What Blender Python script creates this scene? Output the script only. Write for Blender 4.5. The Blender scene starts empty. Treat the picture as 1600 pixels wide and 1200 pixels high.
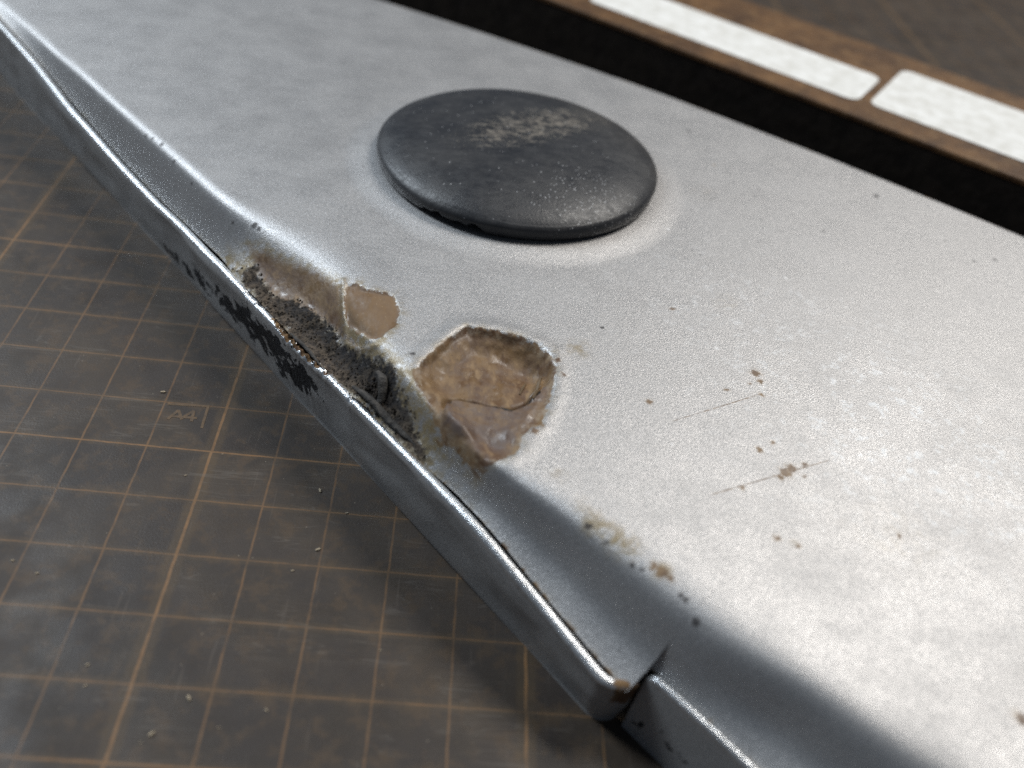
import bpy, math, random
import numpy as np
from mathutils import Matrix, Vector

CM = 0.01                                   # all layout below is in centimetres on the mat's 1 cm grid
sc = bpy.context.scene
col = sc.collection

# ------------------------------------------------------------------ camera, world, lamps, exposure
CAM = np.array([3.318225, -9.763722, 10.900402])
ROT = np.array([[0.990517, 0.002759, 0.137361], [0.103457, -0.672836, -0.732522], [0.090401, 0.739786, -0.666741]])
FPX = 1400.0
cd = bpy.data.cameras.new('camera'); cam = bpy.data.objects.new('camera', cd); col.objects.link(cam)
m = Matrix.Identity(4)
for i in range(3):
    m[i][0], m[i][1], m[i][2], m[i][3] = ROT[0][i], -ROT[1][i], -ROT[2][i], CAM[i] * CM
cam.matrix_world = m
cd.sensor_width = 36; cd.lens = FPX / 1600 * 36
cd.clip_start = 0.005; cd.clip_end = 20
cd.dof.use_dof = True; cd.dof.focus_distance = 14.3 * CM; cd.dof.aperture_fstop = 11.5
sc.camera = cam

w = bpy.data.worlds.new('World'); sc.world = w; w.use_nodes = True
bg = w.node_tree.nodes['Background']
bg.inputs[0].default_value = (0.62, 0.77, 1.0, 1); bg.inputs[1].default_value = 0.078

def lamp(name, direction, dist, sx, sy, power, colour, target=(5, 3, 1)):
    l = bpy.data.lights.new(name, 'AREA'); l.shape = 'RECTANGLE'; l.size = sx; l.size_y = sy
    l.energy = power; l.color = colour
    o = bpy.data.objects.new(name, l); col.objects.link(o)
    t = Vector(target) * CM; d = Vector(direction).normalized()
    o.location = t + d * dist
    o.rotation_euler = d.to_track_quat('Z', 'Y').to_euler()
    return o
lamp('ceiling_lamp', (0.46, 0.36, 0.82), 1.3, 0.42, 0.42, 11.5, (1.0, 0.96, 0.90))
lamp('window_light', (-0.60, 0.36, 0.66), 1.2, 0.22, 0.6, 11, (0.82, 0.915, 1.0))
sc.cycles.use_denoising = False
sc.view_settings.view_transform = 'Standard'; sc.view_settings.look = 'None'
sc.view_settings.exposure = 0; sc.view_settings.gamma = 1; sc.view_settings.use_curve_mapping = False

# ------------------------------------------------------------------ helpers
def at(u, v, z=0.0):
    """point (cm) at height z seen at pixel u,v of the 1600x1200 photograph"""
    d = ROT.T @ np.array([(u - 800) / FPX, (v - 600) / FPX, 1.0])
    return CAM + d * ((z - CAM[2]) / d[2])
ORG = np.array([0.66, 1.70]); DS = np.array([0.6609, -0.7505]); DS /= np.linalg.norm(DS)
DW = np.array([-DS[1], DS[0]])              # s runs along the folded edge, w runs inwards from it
def sw(u, v, z):
    p = at(u, v, z)[:2] - ORG
    return np.array([p @ DS, p @ DW])
def xy(s, wv):
    s = np.asarray(s, float); wv = np.asarray(wv, float)
    return ORG[0] + s * DS[0] + wv * DW[0], ORG[1] + s * DS[1] + wv * DW[1]

def sstep(a, b, x):
    t = np.clip((np.asarray(x, float) - a) / (b - a), 0, 1); return t * t * (3 - 2 * t)
_rs = np.random.RandomState(7); _T = _rs.rand(256, 256)
def vnoise(x, y):
    xi = np.floor(x).astype(int); yi = np.floor(y).astype(int); fx = x - xi; fy = y - yi
    fx = fx * fx * (3 - 2 * fx); fy = fy * fy * (3 - 2 * fy)
    a = _T[xi % 256, yi % 256]; b = _T[(xi + 1) % 256, yi % 256]; c = _T[xi % 256, (yi + 1) % 256]; d = _T[(xi + 1) % 256, (yi + 1) % 256]
    return (a * (1 - fx) + b * fx) * (1 - fy) + (c * (1 - fx) + d * fx) * fy - 0.5
def fbm(x, y, sc_, oct=4):
    r = 0; a = 1.0
    for k in range(oct):
        r = r + a * vnoise(x * sc_ + 17.3 * k, y * sc_ + 5.1 * k); sc_ *= 2.03; a *= 0.5
    return r
def sdpoly(px, py, poly):
    """signed distance to a polygon, positive inside"""
    P = np.asarray(poly, float); n = len(P)
    d2 = np.full(px.shape, 1e9); ins = np.zeros(px.shape, bool)
    for i in range(n):
        ax, ay = P[i]; bx, by = P[(i + 1) % n]
        ex, ey = bx - ax, by - ay
        t = np.clip(((px - ax) * ex + (py - ay) * ey) / (ex * ex + ey * ey + 1e-12), 0, 1)
        d2 = np.minimum(d2, (px - ax - t * ex) ** 2 + (py - ay - t * ey) ** 2)
        c = ((ay > py) != (by > py)) & (px < ex * (py - ay) / (ey + 1e-12) + ax)
        ins ^= c
    d = np.sqrt(d2); return np.where(ins, d, -d)
def sdline(px, py, line):
    """distance to a polyline and the side (positive = right-hand of its direction)"""
    best = np.full(px.shape, 1e9); side = np.zeros(px.shape); L = np.asarray(line, float)
    for i in range(len(L) - 1):
        ax, ay = L[i]; ex, ey = L[i + 1] - L[i]
        t = np.clip(((px - ax) * ex + (py - ay) * ey) / (ex * ex + ey * ey), 0, 1)
        dx = px - ax - t * ex; dy = py - ay - t * ey; d = np.hypot(dx, dy)
        k = d < best; best = np.where(k, d, best); side = np.where(k, ex * dy - ey * dx, side)
    return best, side

def link(name, me, parent=None, mat=None, smooth=True):
    o = bpy.data.objects.new(name, me); col.objects.link(o)
    if mat: me.materials.append(mat)
    if parent: o.parent = parent
    if smooth: me.polygons.foreach_set('use_smooth', np.ones(len(me.polygons), bool))
    return o
def mesh_np(name, verts, faces):
    me = bpy.data.meshes.new(name); V = np.asarray(verts, float) * CM
    me.from_pydata(V.tolist(), [], [list(map(int, f)) for f in faces]); me.update(); return me
def grid_mesh(name, X, Y, Z, closed=False):
    n, k = X.shape; V = np.stack([X, Y, Z], -1).reshape(-1, 3) * CM
    a = np.arange(n * k).reshape(n, k)
    if closed: a = np.concatenate([a, a[:, :1]], 1)
    q = np.stack([a[:-1, :-1], a[1:, :-1], a[1:, 1:], a[:-1, 1:]], -1).reshape(-1, 4)
    me = bpy.data.meshes.new(name)
    me.vertices.add(len(V)); me.vertices.foreach_set('co', V.ravel().astype(np.float32))
    me.loops.add(q.size); me.loops.foreach_set('vertex_index', q.ravel().astype(np.int32))
    me.polygons.add(len(q)); me.polygons.foreach_set('loop_start', (np.arange(len(q)) * 4).astype(np.int32))
    me.update(calc_edges=True); me.validate(); return me
def attr(me, name, val):
    a = me.attributes.new(name, 'FLOAT', 'POINT'); a.data.foreach_set('value', np.asarray(val, np.float32).ravel())
def empty(name, loc=(0, 0, 0)):
    o = bpy.data.objects.new(name, None); col.objects.link(o); o.location = Vector(loc) * CM; o.empty_display_size = 0.01; return o
def tag(o, label, cat, group=None):
    o['label'] = label; o['category'] = cat
    if group: o['group'] = group
def box_mesh(name, x0, x1, y0, y1, z0, z1, bev=0.0, seg=3):
    import bmesh
    bm = bmesh.new(); bmesh.ops.create_cube(bm, size=1)
    for v in bm.verts:
        v.co = Vector(((x0 if v.co.x < 0 else x1), (y0 if v.co.y < 0 else y1), (z0 if v.co.z < 0 else z1))) * CM
    if bev: bmesh.ops.bevel(bm, geom=list(bm.edges), offset=bev * CM, segments=seg, profile=0.5, affect='EDGES')
    me = bpy.data.meshes.new(name); bm.to_mesh(me); bm.free(); return me

# ------------------------------------------------------------------ node helpers
class NT:
    def __init__(s, name):
        s.m = bpy.data.materials.new(name); s.m.use_nodes = True; s.t = s.m.node_tree; s.t.nodes.clear()
        tc = s.n('ShaderNodeTexCoord'); v = s.n('ShaderNodeVectorMath', operation='SCALE')
        s.l(tc.outputs['Object'], v.inputs[0]); v.inputs['Scale'].default_value = 100.0; s.P = v.outputs[0]
    def n(s, typ, **kw):
        x = s.t.nodes.new(typ)
        for k, v in kw.items(): setattr(x, k, v)
        return x
    def l(s, a, b): s.t.links.new(a, b)
    def put(s, sock, v):
        if v is None: return
        if hasattr(v, 'node'): s.l(v, sock)
        elif isinstance(v, (tuple, list)): sock.default_value = (*v, 1) if len(v) == 3 and len(sock.default_value) == 4 else v
        else: sock.default_value = v
    def noise(s, scale, detail=3, rough=0.5, vec=None, dist=0.0, col=False):
        x = s.n('ShaderNodeTexNoise'); s.put(x.inputs['Vector'], vec or s.P)
        x.inputs['Scale'].default_value = scale; x.inputs['Detail'].default_value = detail
        x.inputs['Roughness'].default_value = rough; x.inputs['Distortion'].default_value = dist
        return x.outputs['Color' if col else 'Fac']
    def voro(s, scale, vec=None, out='Distance'):
        x = s.n('ShaderNodeTexVoronoi'); s.put(x.inputs['Vector'], vec or s.P); x.inputs['Scale'].default_value = scale; return x.outputs[out]
    def M(s, op, a, b=None, c=None):
        x = s.n('ShaderNodeMath', operation=op)
        for i, v in enumerate((a, b, c)): s.put(x.inputs[i], v)
        return x.outputs[0]
    def mr(s, v, a, b, c=0.0, d=1.0, smooth=True):
        x = s.n('ShaderNodeMapRange'); x.interpolation_type = 'SMOOTHSTEP' if smooth else 'LINEAR'
        s.put(x.inputs[0], v)
        for i, k in enumerate((a, b, c, d)): s.put(x.inputs[1 + i], k)
        return x.outputs[0]
    def mix(s, f, a, b, blend='MIX'):
        x = s.n('ShaderNodeMix', data_type='RGBA', blend_type=blend)
        s.put(x.inputs[0], f); s.put(x.inputs[6], a); s.put(x.inputs[7], b); return x.outputs[2]
    def att(s, name):
        x = s.n('ShaderNodeAttribute'); x.attribute_name = name; return x.outputs['Fac']
    def bump(s, h, strength, dist, nrm=None):
        x = s.n('ShaderNodeBump'); x.inputs['Strength'].default_value = strength; x.inputs['Distance'].default_value = dist
        s.l(h, x.inputs['Height'])
        if nrm: s.l(nrm, x.inputs['Normal'])
        return x.outputs[0]
    def bsdf(s, colr, rough, metal=0.0, nrm=None, spec=None, coat=None):
        x = s.n('ShaderNodeBsdfPrincipled'); s.put(x.inputs['Base Color'], colr); s.put(x.inputs['Roughness'], rough); s.put(x.inputs['Metallic'], metal)
        if nrm: s.l(nrm, x.inputs['Normal'])
        if spec is not None: s.put(x.inputs['Specular IOR Level'], spec)
        if coat is not None: s.put(x.inputs['Coat Weight'], coat); x.inputs['Coat Roughness'].default_value = 0.15
        return x.outputs[0]
    def mixs(s, f, a, b):
        x = s.n('ShaderNodeMixShader'); s.put(x.inputs[0], f); s.l(a, x.inputs[1]); s.l(b, x.inputs[2]); return x.outputs[0]
    def xyz(s):
        x = s.n('ShaderNodeSeparateXYZ'); s.l(s.P, x.inputs[0]); return x.outputs
    def out(s, sh):
        o = s.n('ShaderNodeOutputMaterial'); s.l(sh, o.inputs[0]); return s.m

# ------------------------------------------------------------------ materials
def rust_colour(t):
    mp = t.n('ShaderNodeMapping'); mp.inputs['Scale'].default_value = (1.15, .6, 1.0); mp.inputs['Rotation'].default_value = (0, 0, .15); t.l(t.P, mp.inputs[0]); v = mp.outputs[0]
    a = t.noise(2.2, 3, 0.55, vec=v); b = t.noise(6.5, 4, 0.55, vec=v); c = t.noise(20, 2, 0.5, vec=v)
    r = t.mix(t.mr(a, .35, .65), (.115, .062, .034), (.215, .132, .064))
    r = t.mix(t.mr(b, .48, .72, 0, .8), r, (.29, .185, .092))
    r = t.mix(t.mr(c, .56, .75, 0, .28), r, (.05, .03, .022))
    return r, b, c

def metal_layer(t, tint=(1, 1, 1)):
    g = t.noise(46, 2, 0.7); g2 = t.noise(60, 1, 0.5); l = t.noise(.55, 4, 0.6)
    c = t.mix(t.mr(g, .3, .7), (.35 * tint[0], .35 * tint[1], .35 * tint[2]), (.59 * tint[0], .575 * tint[1], .57 * tint[2]))
    c = t.mix(t.mr(l, .35, .7, 0, .14), c, (.36, .35, .34))
    h = t.M('ADD', t.M('MULTIPLY', g, .7), t.M('MULTIPLY', g2, .5))
    fk = t.n('ShaderNodeTexVoronoi'); t.l(t.P, fk.inputs['Vector']); fk.inputs['Scale'].default_value = 42
    fl = t.M('MULTIPLY', t.mr(fk.outputs['Distance'], .12, .30, 1, 0), t.mr(t.noise(9, 2), .5, .6))
    c = t.mix(t.M('MULTIPLY', fl, .5), c, (.86, .87, .88))
    dk = t.mr(t.noise(17, 4, .75),   .66, .78, 0, .3); c = t.mix(dk, c, (.2, .19, .185))
    nrm = t.bump(h, 0.6, 0.00015)
    wm = t.n('ShaderNodeMapping'); wm.inputs['Scale'].default_value = (.35, 2.2, 1); wm.inputs['Rotation'].default_value = (0, 0, .5); t.l(t.P, wm.inputs[0])
    wipe = t.noise(1.4, 5, .65, vec=wm.outputs[0])
    c = t.mix(t.mr(wipe, .52, .72, 0, .07), c, (.30, .285, .26))
    rough = t.M('ADD', t.mr(t.noise(1.1, 5, 0.65), .3, .7, .425, .51), t.mr(wipe, .35, .7, -.012, .02))
    return c, rough, nrm, g

def make_panel_material():
    t = NT('weathered_silver_panel')
    c, rough, nrm, g = metal_layer(t)
    X, Y, Z = t.xyz()
    # chalky pale blotches
    ch = t.M('MULTIPLY', t.mr(t.noise(5.5, 6, 0.7), .52, .68), t.att('chalk'))
    c = t.mix(t.M('MULTIPLY', ch, .8), c, (.78, .79, .80))
    few = t.mr(t.voro(1.15), .035, .055, 1, 0)
    few = t.M('MULTIPLY', few, t.mr(t.noise(.9, 1), .5, .56))
    c = t.mix(t.M('MULTIPLY', few, .55), c, (.8, .81, .82))
    # yellow-brown stain haloes
    st = t.M('MULTIPLY', t.att('stain'), t.mr(t.noise(7, 5, 0.7), .25, .7))
    c = t.mix(t.mr(st, .04, .8, 0, .9), c, (.26, .195, .095))
    # small corrosion spots at fixed places
    warp = t.n('ShaderNodeVectorMath', operation='MULTIPLY_ADD')
    t.l(t.noise(11, 4, 0.65, col=True), warp.inputs[0]); warp.inputs[1].default_value = (.15, .15, .15); t.l(t.P, warp.inputs[2])
    wp = warp.outputs[0]
    hal = [None]
    def spotmask(lst, soft=.02):
        acc = None
        for (u, v, rpx) in lst:
            p = hit(u, v); dd = t.n('ShaderNodeVectorMath', operation='DISTANCE')
            t.l(wp, dd.inputs[0]); dd.inputs[1].default_value = (p[0] + .075, p[1] + .075, p[2] + .075)
            r = rpx / 118.0
            k = t.mr(dd.outputs['Value'], max(r - soft, .001), r + soft, 1, 0)
            acc = k if acc is None else t.M('MAXIMUM', acc, k)
            h = t.mr(dd.outputs['Value'], r * .7, r * 2.6, 1, 0); hal[0] = h if hal[0] is None else t.M('MAXIMUM', hal[0], h)
        return acc
    rs = spotmask(RUST_SPOTS); c = t.mix(t.M('MULTIPLY', hal[0], t.mr(t.noise(10, 4, .7), .4, .7, .05, .5)), c, (.27, .20, .12)); ds = spotmask(DARK_SPOTS, .015)
    # two fine scratches
    def scratch(p0, p1, wd):
        a = at(*p0, 2.1); b = at(*p1, 2.1); e = b[:2] - a[:2]; L = np.linalg.norm(e); e /= L
        dx = t.M('SUBTRACT', X, float(a[0])); dy = t.M('SUBTRACT', Y, float(a[1]))
        al = t.M('ADD', t.M('MULTIPLY', dx, float(e[0])), t.M('MULTIPLY', dy, float(e[1])))
        ac = t.M('ABSOLUTE', t.M('ADD', t.M('MULTIPLY', dx, float(-e[1])), t.M('MULTIPLY', dy, float(e[0]))))
        k = t.M('MULTIPLY', t.mr(ac, wd * .4, wd * 1.3, 1, 0), t.M('MULTIPLY', t.mr(al, 0, .2), t.mr(al, L - .15, L, 1, 0)))
        return t.M('MULTIPLY', k, t.mr(t.noise(9, 3), .35, .6, .15, .9))
    sc1 = t.M('MAXIMUM', scratch((1045, 660), (1195, 614), .012), scratch((1105, 775), (1300, 718), .013))
    sc1 = t.M('MAXIMUM', sc1, scratch((968, 1), (1000, 10), .01))
    c = t.mix(t.M('MULTIPLY', ds, .85), c, (.035, .03, .03))
    metal = t.M('SUBTRACT', .66, t.M('MULTIPLY', t.M('MAXIMUM', t.M('MAXIMUM', ds, ch), t.mr(st, .1, .8)), .45))
    metal_b = t.bsdf(c, rough, metal, nrm)
    # rust
    rc, rb, rcn = rust_colour(t)
    rc = t.mix(t.M('MULTIPLY', t.att('purple'), t.mr(t.noise(5, 4, .6), .35, .6, .2, .8)), rc, (.13, .095, .082))
    pale = t.M('MULTIPLY', t.att('disc'), .75)
    rc = t.mix(pale, rc, t.mix(t.noise(12, 4, .6), (.145, .085, .044), (.235, .145, .070)))
    glit = t.mr(t.voro(26), .10, .2, 1, 0)
    glit = t.M('MULTIPLY', glit, t.mr(t.noise(4, 3), .5, .62))
    rc = t.mix(t.M('MULTIPLY', glit, .55), rc, (.5, .42, .28))  # small glints painted into the rust colour as pale dots
    rrough = t.M('SUBTRACT', t.mr(rb, .3, .7, .46, .74), t.M('MULTIPLY', t.att('disc'), -.10))
    rrough = t.M('SUBTRACT', rrough, t.M('MULTIPLY', t.att('wet'), .25))
    rn = t.bump(t.M('ADD', rb, t.M('MULTIPLY', rcn, .25)), .45, .0003)
    sheen = t.mr(t.noise(3.5, 3, .5), .5, .62, 0, .20); rrough = t.M('SUBTRACT', rrough, sheen)
    crust = t.M('MULTIPLY', t.att('crust'), t.mr(t.noise(13, 4, .7), .42, .62)); rc = t.mix(t.M('MULTIPLY', crust, .35), rc, (.42, .36, .27))
    rust_b = t.bsdf(rc, rrough, 0, rn, .6)
    edge = t.M('MULTIPLY', t.M('SUBTRACT', t.noise(7, 5, .62), .5), .20)
    rm = t.mr(t.M('ADD', t.att('rust'), edge), -.012, .02)
    rm = t.M('MAXIMUM', rm, t.M('MULTIPLY', t.M('MAXIMUM', rs, sc1), .92))
    # soft brown film on the shoulder
    film = t.M('ADD', t.att('film'), t.M('MULTIPLY', t.M('SUBTRACT', t.noise(5, 5, .6), .5), .7))
    rm = t.M('MAXIMUM', rm, t.mr(film, .15, .95, 0, .94))
    # dirt, and the shade line painted along the pit lip
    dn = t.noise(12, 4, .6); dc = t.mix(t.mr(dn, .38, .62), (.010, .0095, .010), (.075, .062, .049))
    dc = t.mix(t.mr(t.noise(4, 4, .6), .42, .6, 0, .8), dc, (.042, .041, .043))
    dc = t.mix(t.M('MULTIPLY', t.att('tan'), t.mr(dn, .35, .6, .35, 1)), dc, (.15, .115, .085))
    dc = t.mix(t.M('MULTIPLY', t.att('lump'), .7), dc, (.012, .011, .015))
    dirt_shade_b = t.bsdf(dc, .9, 0, t.bump(dn, .8, .0006), .2)
    dm = t.mr(t.M('ADD', t.att('dirt'), t.M('MULTIPLY', t.M('SUBTRACT', t.noise(9, 4, .65), .5), .6)), -.03, .11)  # mask of the dirt and of the painted lip shadow
    return t.out(t.mixs(dm, t.mixs(rm, metal_b, rust_b), dirt_shade_b))

def make_hem_material():
    t = NT('hem_silver_and_tar')
    c, rough, nrm, g = metal_layer(t, (.92, .94, .95))
    worn = t.M('MULTIPLY', t.att('edge'), t.mr(t.noise(10, 4, .7), .25, .55))  # mask of the fold wear and of its painted highlight
    c = t.mix(worn, c, (.72, .74, .76))  # worn fold, its colour also lightened to strengthen the highlight
    metal_b = t.bsdf(c, t.M('SUBTRACT', rough, t.M('MULTIPLY', t.att('edge'), .22)), t.mr(t.att('edge'), 0, 1, .45, .75), nrm)
    rc, rb, rcn = rust_colour(t)
    rust_b = t.bsdf(rc, .8, 0, t.bump(rb, .7, .0006), .3)
    rm = t.mr(t.M('ADD', t.att('rust'), t.M('MULTIPLY', t.M('SUBTRACT', t.noise(8, 6, .72), .5), 1.5)), .44, .58)
    tn = t.M('ADD', t.noise(2.9, 5, .64), t.M('MULTIPLY', t.M('SUBTRACT', t.noise(9, 3, .6), .5), .25))
    tn = t.M('ADD', t.M('MULTIPLY', t.M('SUBTRACT', tn, .5), 1.9), .5)
    tm = t.mr(t.M('ADD', t.att('tar'), tn), .99, 1.05)
    tb = t.noise(22, 4, .6)
    tar_b = t.bsdf(t.mix(tb, (.006, .006, .008), (.025, .025, .03)), .62, 0, t.bump(t.M('ADD', tb, tm), .9, .0008), .3)
    return t.out(t.mixs(tm, t.mixs(rm, metal_b, rust_b), tar_b))

def make_mat_material():
    t = NT('cutting_mat_print')
    X, Y, Z = t.xyz()
    base = t.mix(t.mr(t.noise(.35, 5, .65), .35, .68), (.033, .025, .019), (.058, .043, .031))
    base = t.mix(t.mr(t.noise(1.6, 6, .7), .5, .75, 0, .55), base, (.08, .06, .043))
    base = t.mix(t.mr(t.noise(.9, 4, .6), .62, .4, .0, .35), base, (.034, .028, .028))
    sh = t.n('ShaderNodeMapping'); sh.inputs['Scale'].default_value = (5, .25, 1); sh.inputs['Rotation'].default_value = (0, 0, .7); t.l(t.P, sh.inputs[0])
    base = t.mix(t.mr(t.noise(3, 3, .6, vec=sh.outputs[0]), .62, .76, 0, .45), base, (.12, .096, .077))
    sh2 = t.n('ShaderNodeMapping'); sh2.inputs['Scale'].default_value = (.3, 7, 1); sh2.inputs['Rotation'].default_value = (0, 0, .25); t.l(t.P, sh2.inputs[0])
    base = t.mix(t.mr(t.noise(3, 3, .6, vec=sh2.outputs[0]), .64, .78, 0, .35), base, (.12, .096, .077))
    base = t.mix(t.mr(t.noise(2.6, 5, .7), .48, .66, 0, .65), base, (.080, .052, .030))
    wob = t.M('MULTIPLY', t.M('SUBTRACT', t.noise(3, 3), .5), .03)
    def lines(c, period, off, wd):
        k = t.M('ADD', t.M('ADD', c, wob), off)
        k = t.M('ABSOLUTE', t.M('SUBTRACT', t.M('FRACT', t.M('ADD', t.M('DIVIDE', k, period), 100.5)), .5))
        return t.mr(t.M('MULTIPLY', k, period), wd * .55, wd * 1.15, 1, 0)
    fine = t.M('MAXIMUM', lines(X, 1, 0, .018), lines(Y, 1, 0, .016))
    bold = t.M('MAXIMUM', lines(X, 5, 0, .025), lines(Y, 5, 0, .019))
    ln = t.M('MAXIMUM', t.M('MULTIPLY', fine, .62), bold)
    wear = t.mr(t.noise(2.3, 6, .7), .28, .62, .25, 1)
    line_fringe = t.M('MAXIMUM', lines(X, 5, 0, .15), t.M('MULTIPLY', lines(Y, 1, 0, .08), .6))
    base = t.mix(t.M('MULTIPLY', line_fringe, .22), base, (.14, .09, .04))  # wider faint brown band along the grid lines
    lc = t.mix(t.noise(4, 3), (.25, .115, .035), (.25, .155, .08))
    c = t.mix(t.M('MULTIPLY', ln, t.M('MULTIPLY', wear, .78)), base, lc)
    fl = t.mr(t.voro(7.5), .05, .10, 1, 0); fl = t.M('MULTIPLY', fl, t.mr(t.noise(3.3, 3), .56, .62))
    c = t.mix(t.mr(t.noise(26, 3, .7), .60, .74, 0, .4), c, (.12, .10, .082))
    for rz, sx in ((.5, 9), (1.9, 11), (2.7, 10)):
        km = t.n('ShaderNodeMapping'); km.inputs['Rotation'].default_value = (0, 0, rz); km.inputs['Scale'].default_value = (.22, sx * .35, 1); km.inputs['Location'].default_value = (rz, 0, 0); t.l(t.P, km.inputs[0])
        kn = t.noise(1.6, 1, .4, vec=km.outputs[0]); ks = t.mr(t.M('ABSOLUTE', t.M('SUBTRACT', kn, .5)), .003, .008, 1, 0)
        c = t.mix(t.M('MULTIPLY', t.M('MULTIPLY', ks, t.mr(t.noise(.8, 2, .5),   .52, .6)), .2), c, (.16, .14, .12))
    c = t.mix(t.M('MULTIPLY', fl, .7), c, (.26, .22, .17))
    n = t.bump(t.noise(30, 4, .6), .12, .0003)
    return t.out(t.bsdf(c, t.mr(t.noise(1.2, 4), .3, .7, .42, .62), 0, n, .35))

def make_rubber():
    t = NT('weathered_black_rubber')
    X, Y, Z = t.xyz()
    b = t.mix(t.mr(t.noise(1.2, 5, .6), .3, .7), (.020, .0215, .026), (.044, .044, .046))
    mp = t.n('ShaderNodeMapping'); mp.inputs['Rotation'].default_value = (0, 0, -.55); mp.inputs['Scale'].default_value = (.8, 1.6, 1); t.l(t.P, mp.inputs[0])
    scuff = t.noise(4.5, 8, .8, vec=mp.outputs[0])
    # the scuffed streak lies across the top of the cap
    px, py = PLUG
    dx = t.M('SUBTRACT', X, px + .30); dy = t.M('SUBTRACT', Y, py + .55)
    al = t.M('ADD', t.M('MULTIPLY', dx, .80), t.M('MULTIPLY', dy, .60)); ac = t.M('ADD', t.M('MULTIPLY', dx, -.60), t.M('MULTIPLY', dy, .80))
    el = t.M('ADD', t.M('POWER', t.M('DIVIDE', al, 2.1), 2.0), t.M('POWER', t.M('DIVIDE', ac, .75), 2.0))
    reg = t.mr(el, 0, 1.6, 1, 0)
    k = t.mr(t.M('ADD', scuff, t.M('MULTIPLY', reg, .20)), .64, .80)
    b = t.mix(t.M('MULTIPLY', k, t.mr(reg, 0, .6, .14, .8)), b, (.23, .20, .165))
    k2 = t.M('MULTIPLY', t.mr(t.noise(24, 3, .7), .60, .70), t.mr(reg, .1, .8))
    b = t.mix(t.M('MULTIPLY', k2, .75), b, (.42, .38, .30))
    # mineral specks toward the front
    ex = t.M('DIVIDE', t.M('SUBTRACT', X, px + 1.15), 1.25); ey = t.M('DIVIDE', t.M('SUBTRACT', Y, py - 1.75), .95)
    r2 = t.mr(t.M('ADD', t.M('MULTIPLY', ex, ex), t.M('MULTIPLY', ey, ey)), 0, 1.2, 1, 0)
    sp = t.mr(t.voro(14), .12, .22, 1, 0); sp = t.M('MULTIPLY', sp, t.mr(t.M('ADD', t.noise(8, 2), t.M('MULTIPLY', r2, .25)), .58, .68))
    b = t.mix(t.M('MULTIPLY', sp, .9), b, (.55, .55, .56))
    dust = t.mr(Z, 2.55, 2.2, 0, .3); b = t.mix(t.M('MULTIPLY', dust, t.noise(5, 5, .7)), b, (.10, .09, .08))
    tan = t.mr(t.M('ADD', t.M('MULTIPLY', t.M('SUBTRACT', X, px), .6), t.M('MULTIPLY', t.M('SUBTRACT', Y, py), .5)), .9, 2.3, 0, .4)
    b = t.mix(t.M('MULTIPLY', tan, t.noise(2.5, 5, .65)), b, (.13, .11, .085))
    n = t.bump(t.noise(20, 5, .65), .25, .0003)
    return t.out(t.bsdf(b, t.mr(scuff, .35, .7, .33, .58), 0, n, .5))

def simple(name, a, b, scale, rough, bump=.5, bd=.0008, spec=.3, metal=0):
    t = NT(name); k = t.noise(scale, 5, .65)
    return t.out(t.bsdf(t.mix(t.mr(k, .3, .7), a, b), rough, metal, t.bump(k, bump, bd), spec))

def make_bar_top():
    t = NT('bar_rust_top'); a = t.noise(.8, 5, .65); b = t.noise(5, 5, .7)
    c = t.mix(t.mr(a, .35, .65), (.072, .034, .013), (.165, .083, .031)); c = t.mix(t.mr(b, .48, .75, 0, .6), c, (.05, .026, .013)); c = t.mix(t.mr(t.noise(2, 5, .7), .5, .66, 0, .3), c, (.30, .18, .08))
    return t.out(t.bsdf(c, .55, 0, t.bump(b, .5, .0006), .4))

# ------------------------------------------------------------------ the surface under everything
bench = link('workbench', box_mesh('workbench', -60, 70, -40, 70, -3.3, -.3, .2), None, simple('bench_wood', (.10, .07, .045), (.16, .11, .07), 1.5, .6), False)
bench['kind'] = 'structure'
mat_root = empty('cutting_mat', (0, 0, 0))
tag(mat_root, 'worn dark cutting mat with a faded orange one centimetre grid', 'cutting mat')
M_MAT = make_mat_material()
link('mat_sheet', box_mesh('mat_sheet', -32, 45, -22, 48, -.296, 0, .06), mat_root, M_MAT, False)
# the faded paper-size mark printed on the mat: an angle and the characters A4
def strokes(name, segs, wd, z, mat, parent):
    V = []; F = []
    for (a, b) in segs:
        a = np.array(a, float); b = np.array(b, float); e = (b - a) / np.linalg.norm(b - a); nn = np.array([-e[1], e[0]]) * wd / 2
        k = len(V)
        for p in (a - nn, b - nn, b + nn, a + nn): V.append((p[0], p[1], z))
        F.append((k, k + 1, k + 2, k + 3))
        z += .0004
    return link(name, mesh_np(name, V, F), parent, mat, False)
M_PRINT = simple('faded_print', (.075, .054, .036), (.14, .09, .05), 7, .55, .2)
def G(u, v): return at(u, v, 0)[:2]
strokes('corner_mark', [(G(262, 631), G(325, 635)), (G(326, 633), G(315, 669))], .045, .004, M_PRINT, mat_root)
strokes('letter', [(G(262, 655), G(279, 641)), (G(279, 641), G(284, 656)), (G(268, 650.5), G(281, 651.5))], .05, .004, M_PRINT, mat_root)
strokes('numeral', [(G(303, 642), G(286, 652)), (G(286, 652), G(308, 653.5)), (G(303, 642), G(299, 659))], .05, .004, M_PRINT, mat_root)

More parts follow.
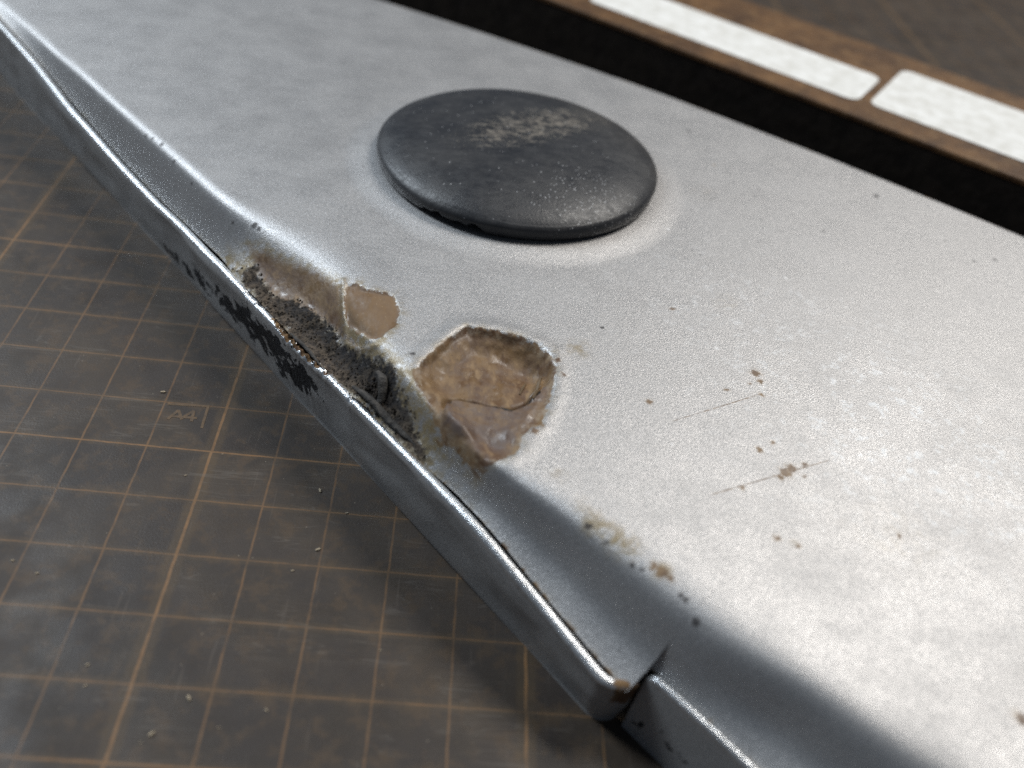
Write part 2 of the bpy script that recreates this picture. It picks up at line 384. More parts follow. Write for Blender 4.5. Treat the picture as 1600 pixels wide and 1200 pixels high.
# ------------------------------------------------------------------ the steel panel
PITS = dict(
    big=[(730, 511), (772, 515), (807, 527), (840, 539), (862, 552), (868, 575), (864, 605), (857, 635), (842, 660), (820, 682), (800, 707), (785, 720), (760, 726), (740, 718), (716, 698), (698, 679), (683, 650), (671, 630), (657, 602), (652, 580), (670, 557), (700, 533)],
    disc=[(540, 442), (557, 441), (572, 452), (615, 460), (627, 485), (618, 510), (600, 527), (585, 534), (560, 525), (543, 510), (538, 472)],
    film=[(385, 380), (455, 405), (500, 420), (537, 446), (540, 515), (578, 548), (560, 556), (500, 508), (438, 482), (398, 440)],
    dirt=[(352, 408), (372, 425), (402, 412), (415, 440), (430, 462), (460, 466), (495, 488), (520, 510), (545, 543), (585, 558), (612, 566), (622, 590), (630, 612), (645, 640), (650, 672), (668, 705), (668, 733), (640, 708), (600, 662), (555, 622), (515, 592), (470, 545), (430, 505), (395, 465)],
    lip=[(700, 628), (706, 615), (722, 615), (775, 625), (800, 631), (825, 622), (842, 606)],
)
RUST_SPOTS = [(1180, 583, 8), (1188, 596, 6), (1136, 609, 4.5), (1014, 628, 6), (1190, 617, 4), (1208, 692, 4), (1187, 703, 6), (1228, 739, 9), (1236, 732, 8), (1258, 726, 5), (1258, 744, 4), (1160, 762, 4.5), (1220, 745, 6), (1215, 841, 5),
              (1250, 854, 4), (1035, 893, 9), (1022, 884, 6), (1048, 904, 5), (1597, 1124, 9), (1172, 600, 3), (872, 562, 5), (880, 585, 4), (835, 672, 6), (848, 665, 4), (1050, 483, 4), (1116, 258, 3), (1405, 838, 4)]
DARK_SPOTS = [(1368, 306, 8), (1522, 408, 4), (1555, 406, 5), (1076, 205, 5), (1030, 190, 4), (920, 822, 5), (948, 848, 4), (988, 883, 4), (1086, 972, 6), (1072, 938, 5), (1064, 930, 4), (940, 512, 4), (645, 552, 4), (398, 352, 7), (404, 358, 5), (252, 226, 6), (238, 216, 5), (272, 252, 5), (228, 212, 4), (300, 287, 4), (364, 349, 4), (1198, 213, 4), (1185, 295, 3), (1080, 328, 3), (1288, 362, 3), (1476, 376, 3), (1004, 890, 4), (1095, 398, 3), (572, 225, 3), (568, 260, 3)]
ZT = 2.1
def ztop(s): return ZT - 0.02 * np.maximum(0, -2.0 - s)
S_CUT = 8.0
# height of the folded edge above the mat, along s
ZR = np.array([(-17, 1.95), (-13, 1.84), (-11.6, 1.78), (-10.1, 1.66), (-8.2, 1.40), (-6.1, 1.26), (-4.7, 1.23), (-3.2, 1.31), (-1.7, 1.38), (.4, 1.34), (1.7, 1.37), (4.0, 1.45), (5.3, 1.46), (5.8, 1.36), (6.5, 1.23), (7.1, 1.16), (7.8, 1.06), (8.3, 1.03)])
def zr(s): return sum(np.interp(np.asarray(s) + o, ZR[:, 0], ZR[:, 1]) for o in np.linspace(-.45, .45, 9)) / 9
CREST_A = [(14, 12), (52, 52), (105, 91), (175, 158), (245, 222), (305, 277), (350, 318), (402, 350), (472, 386), (530, 428), (548, 500), (574, 540), (602, 560), (628, 612), (648, 672), (686, 716), (752, 746), (823, 760), (898, 808), (973, 867), (1015, 900), (1069, 950)]
CREST_B = [(1075, 945), (1140, 992), (1240, 1055), (1350, 1130), (1450, 1195), (1560, 1260)]
def crest_curve(px):
    q = np.array([sw(u, v, 2.06) for u, v in px]); q = q[np.argsort(q[:, 0])]; q = q[(q[:, 0] < 1.0) | (q[:, 0] > 5.3)]
    q = np.concatenate([q, [(1.3, .80), (2.3, .66), (3.2, .54), (4.2, .47), (4.9, .50)]]); return q[np.argsort(q[:, 0])]
KA = crest_curve(CREST_A[:-1] + CREST_B)
def smooth_interp(s, q):
    r = 0
    ks = np.linspace(-.55, .55, 9)
    for o in ks: r = r + np.interp(s + o, q[:, 0], q[:, 1])
    return r / 9
def w_crest(s): return np.maximum(smooth_interp(s, KA), .42)
def packed(s): return sstep(-2.2, -1.2, s) * (1 - sstep(3.6, 4.6, s))
def w_crack(s): return np.where(s < S_CUT, .200 - .095 * packed(s), .60 + .045 * (s - 8.05))
def z_crack(s): return np.where(s < S_CUT, zr(s) - .07 + .035 * packed(s), 1.13)
FAR = np.array([sw(u, v, ZT) for u, v in [(620, 0), (900, 96), (1200, 211), (1600, 370)]])
fk = np.polyfit(FAR[:, 0], FAR[:, 1], 2)
def w_far(s): return np.where(s < 9, np.polyval(fk, s), np.polyval(fk, 9) + (s - 9) * np.polyval(np.polyder(fk), 9))
PLUG_S, PLUG_W, PLUG_R = -.97, 6.10, 2.79
PLUG = tuple(float(v) for v in xy(PLUG_S, PLUG_W))

pf_x = np.array([0, .1, .2, .32, .44, .55, .65, .75, .85, .95, 1.05, 1.2, 1.35, 1.5, 1.75]); pf_y = np.array([0, .045, .09, .15, .22, .315, .45, .61, .755, .855, .915, .957, .98, .993, 1.0]); pf_l = np.array([0, .09, .18, .29, .40, .51, .605, .70, .79, .865, .915, .957, .98, .993, 1.0])
def prof(x, f):
    r = 0
    for o in (-.06, -.03, 0, .03, .06): r = r + np.interp(x + o, pf_x, pf_y) * f + np.interp(x + o, pf_x, pf_l) * (1 - f)
    return r / 5
sig = np.concatenate([np.arange(-17, -2.5, .06), np.arange(-2.5, 7.97, .03), [S_CUT - .004, S_CUT + .004], np.arange(8.04, 13.5, .05)])
xs = np.linspace(0, 1.75, 54)
S = np.repeat(sig[:, None], 1, 1)
wc = w_crack(sig)[:, None]; wk = w_crest(sig)[:, None]; wf = w_far(sig)[:, None]
Wsh = wc + xs[None] * (wk - wc)
w1 = Wsh[:, -1:]; nA, nB = 120, 150
WA = w1 + (5.2 - w1) * (np.arange(1, nA + 1) / nA)[None]
WB = 5.2 + (wf - 5.2) * (np.arange(1, nB + 1) / nB)[None]
Wg = np.concatenate([Wsh, WA, WB], 1); Sg = np.repeat(sig[:, None], Wg.shape[1], 1)
# beyond the cut the shoulder starts as it was before it, only notched down to the lower fold, then takes its own shape
after = (sig > S_CUT)[:, None]; ease = sstep(S_CUT, 9.6, sig)[:, None]
wv_ = np.where(after, .200 + (wc - .200) * ease, wc); zc = z_crack(sig)[:, None]; zt = ztop(sig)[:, None]
zv_ = np.where(after, .985 + (zc - .985) * ease, zc)
xn = (Wg - wv_) / (wk - wv_)
Zg = zv_ + (zt - zv_) * prof(np.minimum(xn, 1.9), sstep(-3, 1.5, sig)[:, None])
Zg = Zg - np.where(after, (Zg[:, :1] - zc) * (1 - sstep(0, .19, Wg - wc)), 0)
# gentle unevenness of the sheet, and the low boss round the plug
Zg += .018 * fbm(Sg, Wg, .16, 2) * sstep(.8, 2, xn) + .002 * fbm(Sg, Wg, 1.1, 2) * sstep(.5, 1.5, xn)
rp = np.hypot(Sg - PLUG_S, Wg - PLUG_W)
Zg += .07 * (1 - sstep(2.75, 3.45, rp)) * (1 - sstep(2.0, 2.7, rp) * 0) 
Zg += .035 * np.exp(-((rp - 3.6) / .5) ** 2) * 0
Zbase = Zg.copy()
def onbase(u, v):
    z = 1.9
    for _ in range(30):
        q = sw(u, v, z); i = int(np.argmin(np.abs(sig - q[0]))); z = .6 * z + .4 * float(np.interp(q[1], Wg[i], Zbase[i]))
    return sw(u, v, z)
poly = lambda k: [onbase(u, v) for u, v in PITS[k]]
big = sdpoly(Sg, Wg, poly('big')); disc = sdpoly(Sg, Wg, poly('disc')); film = sdpoly(Sg, Wg, poly('film')); dirt = sdpoly(Sg, Wg, poly('dirt'))
nz = fbm(Sg, Wg, 3.5, 4)
warp_ = .10 * fbm(Sg + 3.1, Wg + 7.7, 1.7, 3) + .05 * fbm(Sg, Wg, 5.0, 3); big = big + warp_; disc = disc + .6 * warp_
depth = .10 * sstep(-.04, .09, big + .06 * nz) + .12 * sstep(.06, .40, big)
c_deep = sw(838, 568, 2.0)
depth += .17 * sstep(-.02, .22, big) * np.exp(-(((Sg - c_deep[0]) / .75) ** 2 + ((Wg - c_deep[1]) / .55) ** 2))
depth = depth * (.3 + .7 * sstep(1.0, 2.2, xn))
ld, ls = sdline(Sg, Wg, poly('lip'))
near_side = np.where(ls < 0, ld, -ld)
c_low = sw(760, 690, 2.0)
if np.interp(0, [0], [np.mean(near_side[(np.abs(Sg - c_low[0]) < .1) & (np.abs(Wg - c_low[1]) < .1)])]) < 0: near_side = -near_side
ledge = sstep(-.01, .025, near_side + .03 * nz) * (1 - sstep(.45, .95, near_side)) * sstep(.0, .2, big)
groove = np.exp(-((near_side + .045) / .04) ** 2) * sstep(.05, .25, big)
Zg += -depth + .12 * ledge - .10 * groove + (.034 * nz + .008 * fbm(Sg, Wg, 8, 2)) * sstep(0, .12, big)
# glassy fold inside the right wall of the hole
fa, _ = sdline(Sg, Wg, [sw(848, 585, 1.95), sw(838, 608, 1.95), sw(829, 628, 1.95)])
wet = np.exp(-(fa / .055) ** 2); Zg += .07 * wet
# swollen rim round the big hole
Zg += .016 * np.exp(-((big + .12) / .12) ** 2)
Zg += -.035 * sstep(-.01, .04, disc) + .012 * fbm(Sg, Wg, 5, 3) * sstep(0, .08, disc)
seam, _ = sdline(Sg, Wg, [sw(536, 440, 2.0), sw(537, 472, 2.0), sw(541, 510, 2.0), sw(566, 531, 2.0), sw(588, 539, 2.0)])
Zg += .035 * np.exp(-(seam / .03) ** 2)
Zg += (.02 + .06 * np.abs(fbm(Sg, Wg, 3.0, 4)) + .035 * fbm(Sg, Wg, 8, 3)) * sstep(-.08, .12, dirt)
c_lump = sw(585, 588, 1.95)
Zg += .13 * np.exp(-(((Sg - c_lump[0]) / .28) ** 2 + ((Wg - c_lump[1]) / .17) ** 2)) * (1 + 1.2 * fbm(Sg, Wg, 7, 3))
# turned-down far edge
Wg2 = np.concatenate([Wg, wf + .02, wf + .02, wf - .25], 1); zlast = Zg[:, -1:]
Zg[:, -1:] = zlast - .004
Zg2 = np.concatenate([Zg, zlast - .03, zlast - .11, zlast - .11], 1); Sg2 = np.concatenate([Sg, Sg[:, :3]], 1)
Xg, Yg = xy(Sg2, Wg2)
top_me = grid_mesh('top_skin', Xg, Yg, Zg2)
icut = int(np.argmin(np.abs(sig - (S_CUT - .004)))); kcol = Sg2.shape[1]
ev = np.empty(len(top_me.edges) * 2, np.int32); top_me.edges.foreach_get('vertices', ev); ev = ev.reshape(-1, 2); cols_ = ev // kcol
se = top_me.attributes.new('sharp_edge', 'BOOLEAN', 'EDGE')
se.data.foreach_set('value', ((cols_[:, 0] == cols_[:, 1]) & ((cols_[:, 0] == icut) | (cols_[:, 0] == icut + 1))))
pad = lambda A: np.concatenate([A, np.repeat(A[:, -1:], 3, 1)], 1)
edge_rust = sstep(.10, .0, (wf - Wg)) if False else (1 - sstep(0, .10, wf - Wg))
rust_f = np.maximum(np.maximum(np.clip(big, -1, 1) + .025, np.clip(disc, -1, 1)), -.14 + .15 * edge_rust)
crackside = (1 - sstep(.0, .10, Wg - wc)) * sstep(-2.5, -1, Sg)
rust_f = np.maximum(rust_f, -.16 + .16 * crackside)
attr(top_me, 'rust', pad(rust_f)); attr(top_me, 'disc', pad(sstep(0, .05, disc)))
lip_shade = .22 - 5.5 * np.abs(near_side - .015 - .05 * nz) - 3 * (1 - sstep(.06, .16, big))  # contact shadow under the lip, painted as a dark line
attr(top_me, 'dirt', pad(np.maximum(np.clip(dirt, -1, 1) * 1.6, np.clip(lip_shade, -1, 1) * (ld < .3) - (ld >= .3)))); attr(top_me, 'film', pad(sstep(-.10, .18, film)))  # real dirt plus the painted lip shadow share this mask
attr(top_me, 'purple', pad(sstep(.0, .06, near_side) * (1 - sstep(.7, 1.1, near_side)) * sstep(0, .1, big)))
attr(top_me, 'wet', pad(wet)); attr(top_me, 'crust', pad(np.exp(-((big - .02) / .05) ** 2))); attr(top_me, 'tan', pad(np.exp(-(np.maximum(0, Wg - wc) / .22) ** 2)))
attr(top_me, 'lump', pad(np.exp(-(((Sg - c_lump[0]) / .27) ** 2 + ((Wg - c_lump[1]) / .17) ** 2))))
stain = .75 * np.exp(-np.maximum(0, -big) / .13) * (big < .02) + .7 * np.exp(-np.maximum(0, -disc) / .14) + .95 * np.exp(-np.maximum(0, -dirt) / .17) + .55 * np.exp(-np.maximum(0, -film) / .10)
for (u, v, a, r) in [(930, 815, .8, .20), (872, 742, .6, .15), (985, 852, .75, .2), (905, 785, .5, .15), (1035, 890, .9, .14), (960, 835, .6, .2), (905, 545, .6, .25), (1400, 840, .25, .9), (1240, 850, .5, .1), (1135, 475, .35, .3), (1100, 300, .25, .5), (960, 350, .3, .3)]:
    c = sw(u, v, ZT); stain = stain + a * np.exp(-((Sg - c[0]) ** 2 + (Wg - c[1]) ** 2) / r ** 2)
stain = stain + .5 * np.exp(-np.maximum(0, Wg - wc) / .07)
attr(top_me, 'stain', pad(np.clip(stain, 0, 1)))
c = sw(1430, 700, ZT); c2 = sw(1200, 520, ZT)
attr(top_me, 'chalk', pad(np.clip(np.exp(-(((Sg - c[0]) / 2.2) ** 2 + ((Wg - c[1]) / 1.8) ** 2)) + .45 * np.exp(-(((Sg - c2[0]) / 3) ** 2 + ((Wg - c2[1]) / 2.2) ** 2)), 0, 1)))

def zsurf(s, wv):
    i = int(np.argmin(np.abs(sig - s))); return float(np.interp(wv, Wg[i], Zg[i]))
def hit(u, v):
    z = 2.0
    for _ in range(25):
        q = sw(u, v, z); z = .5 * z + .5 * zsurf(*q)
    return at(u, v, z)
panel = empty('steel_panel', (*xy(0, 0), 0))
tag(panel, 'weathered silver steel panel with rusted dents and a folded edge on the mat', 'steel panel')
def child(o):
    o.matrix_parent_inverse = panel.matrix_basis.inverted(); return o
M_PANEL = make_panel_material()
child(link('top_skin', top_me, panel, M_PANEL))

# folded edge: wall, rounded fold and inner lip swept along a plan path that curls in at its end
def sweep(name, path, zs, prof_fn, mat):
    n = len(path); P = np.array(path)
    tg = np.gradient(P, axis=0); tg /= np.linalg.norm(tg, axis=1)[:, None]
    inn = np.stack([-tg[:, 1], tg[:, 0]], 1)      # inward in (s,w)
    rows = [prof_fn(i) for i in range(n)]
    k = len(rows[0]); Sx = np.zeros((n, k)); Wx = np.zeros((n, k)); Zx = np.zeros((n, k))
    for i in range(n):
        for j, (o, z) in enumerate(rows[i]):
            Sx[i, j] = P[i, 0] + inn[i, 0] * o; Wx[i, j] = P[i, 1] + inn[i, 1] * o; Zx[i, j] = z
    return Sx, Wx, Zx
M_HEM = make_hem_material()
ss = np.concatenate([np.arange(-17, -2.5, .08), np.arange(-2.5, 7.62, .025)])
path = [(s, .0) for s in ss]
for a in np.linspace(0, math.pi / 2 * .97, 22)[1:]: path.append((7.62 + .42 * math.sin(a), .42 * (1 - math.cos(a))))
wob = fbm(np.array([p[0] for p in path]), np.zeros(len(path)), .5, 3) * .06
chip = np.maximum(0, fbm(np.array([p[0] for p in path]), np.ones(len(path)) * 3, 5.5, 4)) * sstep(-1.2, -.4, np.array([p[0] for p in path])) * (1 - sstep(1.6, 2.6, np.array([p[0] for p in path])))
path = [(p[0], p[1] + .4 * wb) for p, wb in zip(path, wob)]
def hem_prof(i):
    s = path[i][0]; z = float(zr(s)) + .3 * wob[i] - .22 * chip[i]; r = .082
    pts = [(.13, -.0)]
    for f in np.linspace(.02, 1, 16): pts.append((.13 * (1 - f) ** 1.3 + .012 * math.sin(f * 7 + s), f * (z - r)))
    for a in np.linspace(0, math.pi, 12)[1:]: pts.append((r - r * math.cos(a), z - r + r * math.sin(a)))
    pts.append((2 * r - .005, z - .16)); pts.append((2 * r + .03, z - .4))
    return pts
Sx, Wx, Zx = sweep('hem', path, None, hem_prof, M_HEM)
dent = fbm(Sx, Zx * 2, .8, 3)
Wx += .05 * dent * sstep(0.05, .6, Zx) * (Zx < zr(Sx) - .12)
X_, Y_ = xy(Sx, Wx); hem_me = grid_mesh('folded_edge', X_, Y_, Zx)
kk = Sx.shape[1]; colj = np.repeat(np.arange(kk)[None], len(path), 0)
attr(hem_me, 'edge', ((colj >= 16) & (colj <= 25)).astype(float) * (.5 + .5 * sstep(-10, -5, Sx)))
fz = Zx / zr(Sx); fcen = np.interp(Sx, [-5, -3, -1.5, 0, 1.0, 2.2], [.18, .30, .45, .55, .60, .62]); fhw = np.interp(Sx, [-5, -3, -1.5, 0, 1.2, 2.2], [.16, .26, .42, .5, .30, .15])
tarc = .74 * np.exp(-((fz - fcen) / fhw) ** 2) * sstep(-5.4, -4.0, Sx) * (1 - sstep(1.2, 2.3, Sx)) - .14 - .3 * (colj > 18) + .14 * sstep(-1.6, -.6, Sx) * (1 - sstep(.6, 1.4, Sx)) - .2 * (fz < .1)
tarc = tarc + .40 * np.exp(-((Sx - 3.0) / .12) ** 2 - ((fz - .84) / .12) ** 2)
attr(hem_me, 'tar', tarc)
rim = (colj >= 20).astype(float)
rus = .55 * np.exp(-((Sx - .6) / 1.1) ** 2) * (colj > 18) * (.6 + 1.6 * np.repeat(chip[:, None], kk, 1)) + .72 * sstep(7.72, 7.98, Sx) * sstep(.25, .75, Zx) + .30 * rim * sstep(-1, 0, Sx)
attr(hem_me, 'rust', np.clip(rus, 0, 1))
hem = child(link('folded_edge', hem_me, panel, M_HEM))
hem['label'] = 'folded outer edge with black tar patches on its wall'

# second, lower fold beyond the cut
ss2 = np.arange(8.04, 13.5, .04); path2 = [(s, .475 + .045 * (s - 8.05)) for s in ss2]
def hem2_prof(i):
    s = path2[i][0]; z = 1.20 + .01 * math.sin(s * 3); r = .055
    k = min(1.0, (s - 8.04) / .12 + .25); z = z - .14 * (1 - k)
    pts = [(-.10, 0)]
    for f in np.linspace(.05, 1, 12): pts.append((-.10 * (1 - f), f * (z - r)))
    for a in np.linspace(0, math.pi, 12)[1:]: pts.append((r - r * math.cos(a), z - r + r * math.sin(a)))
    pts.append((2 * r, z - .16)); pts.append((2 * r + .06, z - .3))
    return pts
Sx, Wx, Zx = sweep('hem2', path2, None, hem2_prof, M_HEM)
X_, Y_ = xy(Sx, Wx); h2 = grid_mesh('lower_folded_edge', X_, Y_, Zx)
colj = np.repeat(np.arange(Sx.shape[1])[None], len(path2), 0)
attr(h2, 'edge', ((colj >= 12) & (colj <= 21)).astype(float)); attr(h2, 'tar', .22 * np.exp(-((Sx - 8.5) / .5) ** 2) * (Zx < .6) + .1 * (Zx < .5)); attr(h2, 'rust', .25 * (colj > 20))
child(link('lower_folded_edge', h2, panel, M_HEM))

# ------------------------------------------------------------------ sealant and soil in the rusted fold
M_SEAL = simple('grey_sealant', (.045, .043, .042), (.10, .092, .084), 9, .85, .7, .0008, .2)
M_CRUMB = simple('soil_crumbs', (.011, .010, .010), (.085, .068, .053), 5, .95, .8, .0008, .15)
def tube(name, pts, rad, mat, flat=.7, seed=0, parent=None, nseg=10):
    P = np.array(pts, float); n = len(P)
    t = np.linspace(0, n - 1, (n - 1) * 8 + 1); Q = np.stack([np.interp(t, np.arange(n), P[:, k]) for k in range(3)], 1)
    for _ in range(4): Q[1:-1] = (Q[:-2] + 2 * Q[1:-1] + Q[2:]) / 4
    N = len(Q); X = np.zeros((N, nseg)); Y = X.copy(); Z = X.copy()
    tg = np.gradient(Q, axis=0); tg /= np.linalg.norm(tg, axis=1)[:, None]
    rv = np.interp(np.linspace(0, 1, N), np.linspace(0, 1, len(rad)), rad)
    for i in range(N):
        side = np.cross(tg[i], (0, 0, 1)); side /= np.linalg.norm(side); up = np.cross(side, tg[i])
        for j in range(nseg):
            a = 2 * math.pi * j / nseg; r = rv[i] * (1 + .35 * float(fbm(np.array([i * .21 + seed]), np.array([j * .6]), 1.3, 3)[0]))
            p = Q[i] + side * r * math.cos(a) + up * r * flat * math.sin(a); X[i, j], Y[i, j], Z[i, j] = p
    return link(name, grid_mesh(name, X, Y, Z, True), parent, mat)
def on(u, v, z, lift): 
    s, wv = sw(u, v, z); x, y = xy(s, wv); return (float(x), float(y), zsurf(s, wv) + lift)
o = tube('sealant_strip', [on(552, 588, 1.72, .09), on(580, 618, 1.68, .06), on(606, 646, 1.62, .04), on(630, 670, 1.6, .02), on(655, 697, 1.55, -.02)], [.03, .062, .068, .06, .045, .01], M_SEAL, .65, 1)
tag(o, 'grey strip of old sealant lying in the dirt along the folded edge', 'sealant')
o = tube('sealant_strip', [on(453, 500, 1.66, .06), on(468, 515, 1.66, .06), on(484, 532, 1.64, .06), on(502, 556, 1.62, .02)], [.015, .035, .032, .03, .01], M_SEAL, .7, 5)
tag(o, 'thin brownish sealant sliver beside the chipped fold and rusty crack', 'sealant')
o = tube('sealant_flake', [on(590, 570, 1.95, .10), on(600, 585, 1.95, .12), on(598, 602, 1.9, .08), on(588, 618, 1.85, .02)], [.03, .075, .08, .05, .015], M_SEAL, .4, 9)
tag(o, 'curled dark flake of sealant on top of the black crumbly lump', 'sealant')

def make_glint_bead():
    t = NT('brown_glint_bead'); k = t.noise(8, 3)
    return t.out(t.bsdf(t.mix(k, (.10, .07, .04), (.2, .14, .08)), .12, 0, None, .8, .8))
M_GLINT_BEAD = make_glint_bead()
for pts_, rad_ in (([(845, 590), (840, 607), (833, 624)], [.012, .03, .032, .012]), ([(821, 600), (816, 608), (812, 617)], [.008, .018, .018, .008])):
    q_ = [hit(*u) for u in pts_]
    child(tube('glint_bead', [(a[0], a[1], a[2] + .015) for a in q_], rad_, M_GLINT_BEAD, .8, 3, panel))  # glossy beads added in the pit to catch a bright glint
rng = random.Random(3)
def crumb_cloud(name, pts, mat, label, cat):
    """many irregular crumbs joined as one uncountable mass"""
    V = []; F = []
    octf = [(0, 2, 4), (2, 1, 4), (1, 3, 4), (3, 0, 4), (2, 0, 5), (1, 2, 5), (3, 1, 5), (0, 3, 5)]
    for (x, y, z, r) in pts:
        k = len(V); a = rng.random() * 6.28; ca, sa = math.cos(a), math.sin(a)
        for (dx, dy, dz) in ((1, 0, 0), (-1, 0, 0), (0, 1, 0), (0, -1, 0), (0, 0, 1), (0, 0, -1)):
            j = .55 + .75 * rng.random(); dx, dy, dz = dx * j, dy * j, dz * j * .75
            dx += (rng.random() - .5) * .5; dy += (rng.random() - .5) * .5
            V.append((x + r * (dx * ca - dy * sa), y + r * (dx * sa + dy * ca), z + r * dz))
        F += [(k + a_, k + b_, k + c_) for a_, b_, c_ in octf]
    o = link(name, mesh_np(name, V, F), None, mat, False); o['kind'] = 'stuff'; tag(o, label, cat); return o
dp = poly('dirt'); P_ = np.array(dp)
pts = []
while len(pts) < 900:
    s = rng.uniform(P_[:, 0].min() - .1, P_[:, 0].max() + .1); wv = rng.uniform(P_[:, 1].min() - .08, P_[:, 1].max() + .1)
    d = float(sdpoly(np.array([s]), np.array([wv]), dp)[0])
    if d < -.03 or rng.random() > .12 + 2.6 * (d + .05): continue
    r = .006 + .022 * rng.random() ** 3
    x, y = xy(s, wv); pts.append((float(x), float(y), zsurf(s, wv) + r * .1, r))
for _ in range(160):       # the crumbly lump
    s = rng.gauss(c_lump[0], .16); wv = rng.gauss(c_lump[1], .09); r = .012 + .03 * rng.random() ** 2
    x, y = xy(s, wv); pts.append((float(x), float(y), zsurf(s, wv) + r * .4, r))
crumb_cloud('soil_crumbs', pts, M_CRUMB, 'dark soil and black crumbs packed along the rusted fold', 'dirt')

# ------------------------------------------------------------------ the rubber plug
plug = empty('rubber_plug', (PLUG[0], PLUG[1], 2.18))
tag(plug, 'round black rubber plug with a scuffed dome and a torn rim in the panel', 'rubber plug')
M_RUB = make_rubber()
na = 220
pr = [(r, .20 + .44 * (1 - (r / PLUG_R) ** 2.7) ** .53) for r in PLUG_R * np.sin(np.linspace(0, math.pi / 2 * .995, 56))]
pr += [(PLUG_R, .19), (PLUG_R - .003, .13)]
pr += [(PLUG_R - .02, .07), (PLUG_R - .05, .02), (PLUG_R - .12, .0), (PLUG_R - .5, -.01)]
pr = np.array(pr); th = np.linspace(0, 2 * math.pi, na, endpoint=False)
Rr = np.repeat(pr[:, :1], na, 1); Zz = np.repeat(pr[:, 1:], na, 1); TH = np.repeat(th[None], len(pr), 0)
Rr = Rr * (1 + .008 * np.sin(2 * TH + .5) + .004 * np.sin(5 * TH))
Zz = Zz + .02 * fbm(Rr * np.cos(TH), Rr * np.sin(TH), .7, 3) * (Rr < 2.7)
# torn lip: photograph's front-left, between two directions from the plug's centre
def ang(u, v): p = at(u, v, 2.25); return math.atan2(p[1] - PLUG[1], p[0] - PLUG[0])
a0, a1 = ang(655, 322), ang(762, 356)
am = (TH - a0 + math.pi) % (2 * math.pi) - math.pi; span = (a1 - a0 + math.pi) % (2 * math.pi) - math.pi
f = am / span; inside = sstep(0, .10, f) * (1 - sstep(.88, 1, f))
tear = inside * (.12 + .17 * vnoise(TH * 22, TH * 0 + 3.3) + .10 * vnoise(TH * 70, TH * 0 + 9.1))
low = Zz < .23
Zz = np.where(low, np.maximum(Zz, Zz * .35 + np.maximum(tear, 0) * (1 - .3 * Zz / .26)), Zz)
cap = link('dome', grid_mesh('dome', PLUG[0] + Rr * np.cos(TH), PLUG[1] + Rr * np.sin(TH), 2.18 + Zz, True), plug, M_RUB)
cap.matrix_parent_inverse = plug.matrix_basis.inverted()
M_DARK = simple('black_rubber_inside', (.006, .006, .007), (.012, .012, .013), 4, .8)
pr2 = np.array([(PLUG_R - .34, .3), (PLUG_R - .3, .1), (PLUG_R - .28, -.1), (PLUG_R - .6, -.3)])
TH2 = np.repeat(th[None], 4, 0); R2 = np.repeat(pr2[:, :1], na, 1); Z2 = np.repeat(pr2[:, 1:], na, 1)
nk = link('neck', grid_mesh('neck', PLUG[0] + R2 * np.cos(TH2), PLUG[1] + R2 * np.sin(TH2), 2.18 + Z2, True), plug, M_DARK)
nk.matrix_parent_inverse = plug.matrix_basis.inverted()

# ------------------------------------------------------------------ rusty bar behind the panel, with two white labels
BZ = 2.5
e0 = at(900, 13, BZ)[:2]; e1 = at(1600, 281, BZ)[:2]; bd = (e1 - e0) / np.linalg.norm(e1 - e0); bn = np.array([-bd[1], bd[0]])
bang = math.atan2(bd[1], bd[0]); bar = empty('rusty_bar', (e0[0], e0[1], 0)); bar.rotation_euler.z = bang
tag(bar, 'rust brown steel bar with a black side lying behind the panel', 'steel bar')
BW = 5.2
M_BS = simple('black_bar_side', (.016, .013, .011), (.032, .025, .02), 2, .75, .4, .0008, .15)
link('body', box_mesh('body', -14, 26, 0.02, BW - .02, 0.003, BZ - .16, .04), bar, M_BS, False)
link('top_plate', box_mesh('top_plate', -14, 26, 0, BW, BZ - .157, BZ, .05), bar, make_bar_top(), False)
M_PAPER = simple('white_paper', (.68, .66, .61), (.88, .87, .84), 2.4, .6, .35, .0006)
def loc(u, v):
    p = at(u, v, BZ)[:2] - e0; return np.array([p @ bd, p @ bn])
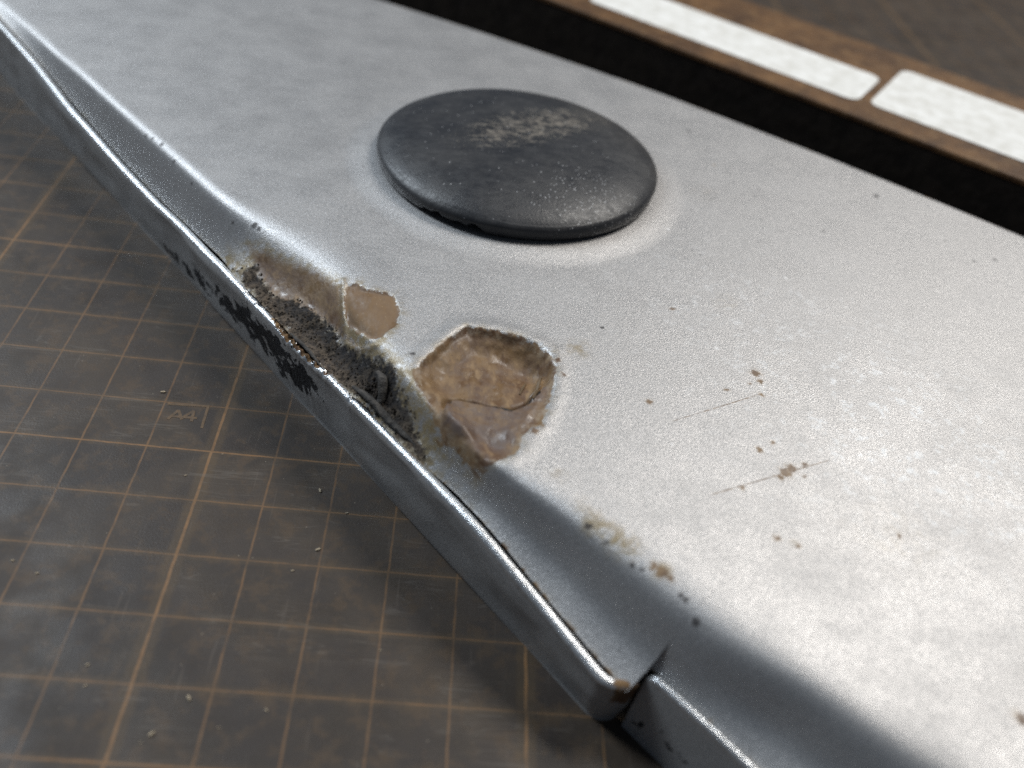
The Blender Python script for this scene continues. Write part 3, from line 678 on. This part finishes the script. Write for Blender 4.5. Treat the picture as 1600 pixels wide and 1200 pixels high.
def label_sheet(x0, x1, y0, y1, name):
    r = .3; pts = []
    for (cx, cy, a) in ((x1 - r, y1 - r, 0), (x0 + r, y1 - r, 90), (x0 + r, y0 + r, 180), (x1 - r, y0 + r, 270)):
        for k in range(7):
            q = math.radians(a + 15 * k); pts.append((cx + r * math.cos(q), cy + r * math.sin(q)))
    n = len(pts); V = [(x, y, BZ + .004) for x, y in pts] + [(x, y, BZ + .022) for x, y in pts]
    F = [list(range(n, 2 * n)), list(range(n - 1, -1, -1))] + [(i, (i + 1) % n, n + (i + 1) % n, n + i) for i in range(n)]
    o = link(name, mesh_np(name, V, F), bar, M_PAPER, False); return o
q = [loc(1340, 150), loc(1372, 128), loc(926, 4), loc(1075, 13)]
q2 = [loc(1359, 160), loc(1438, 128), loc(1600, 254), loc(1600, 177)]
y0 = .95; y1 = 3.3
label_sheet(float(q[2][0]) - .2, float(max(q[0][0], q[1][0])) , float(min(q[0][1], q[2][1])), float(max(q[1][1], q[3][1])), 'paper_label')
label_sheet(float(min(q2[0][0], q2[1][0])), float(q2[0][0]) + 9, float(min(q2[0][1], q2[2][1])), float(max(q2[1][1], q2[3][1])), 'paper_label')

# ------------------------------------------------------------------ chips on the mat
M_CHIP = simple('pale_chip', (.35, .27, .17), (.6, .52, .4), 12, .5)
chips = [(500, 767, .05, 1.9), (497, 859, .05, .6), (457, 892, .03, .3), (295, 1091, .05, 2.2), (237, 1147, .05, .9), (255, 613, .05, .2), (342, 1137, .02, 0), (640, 810, .02, 0), (133, 1072, .025, 1), (137, 1039, .03, .4), (595, 1016, .02, .3), (416, 1110, .03, 2.5), (20, 876, .03, .2), (58, 896, .03, .4), (542, 802, .03, .3), (220, 1160, .02, 0), (290, 743, .025, .5), (348, 710, .02, .1)]
import bmesh
bm = bmesh.new(); bmesh.ops.create_icosphere(bm, subdivisions=1, radius=1)
for v in bm.verts: v.co = Vector((v.co.x * 1.7, v.co.y * .7, v.co.z * .5)) * (0.75 + .5 * rng.random())
chip_me = bpy.data.meshes.new('chip'); bm.to_mesh(chip_me); bm.free(); chip_me.materials.append(M_CHIP)
for (u, v, r, a) in chips:
    p = at(u, v, 0); o = bpy.data.objects.new('metal_chip', chip_me); col.objects.link(o)
    o.location = Vector((p[0], p[1], r * .27)) * CM; o.scale = (r * CM * .6,) * 3; o.rotation_euler.z = a
    tag(o, 'tiny pale chip lying on the cutting mat', 'chip', 'chips scattered on the cutting mat')
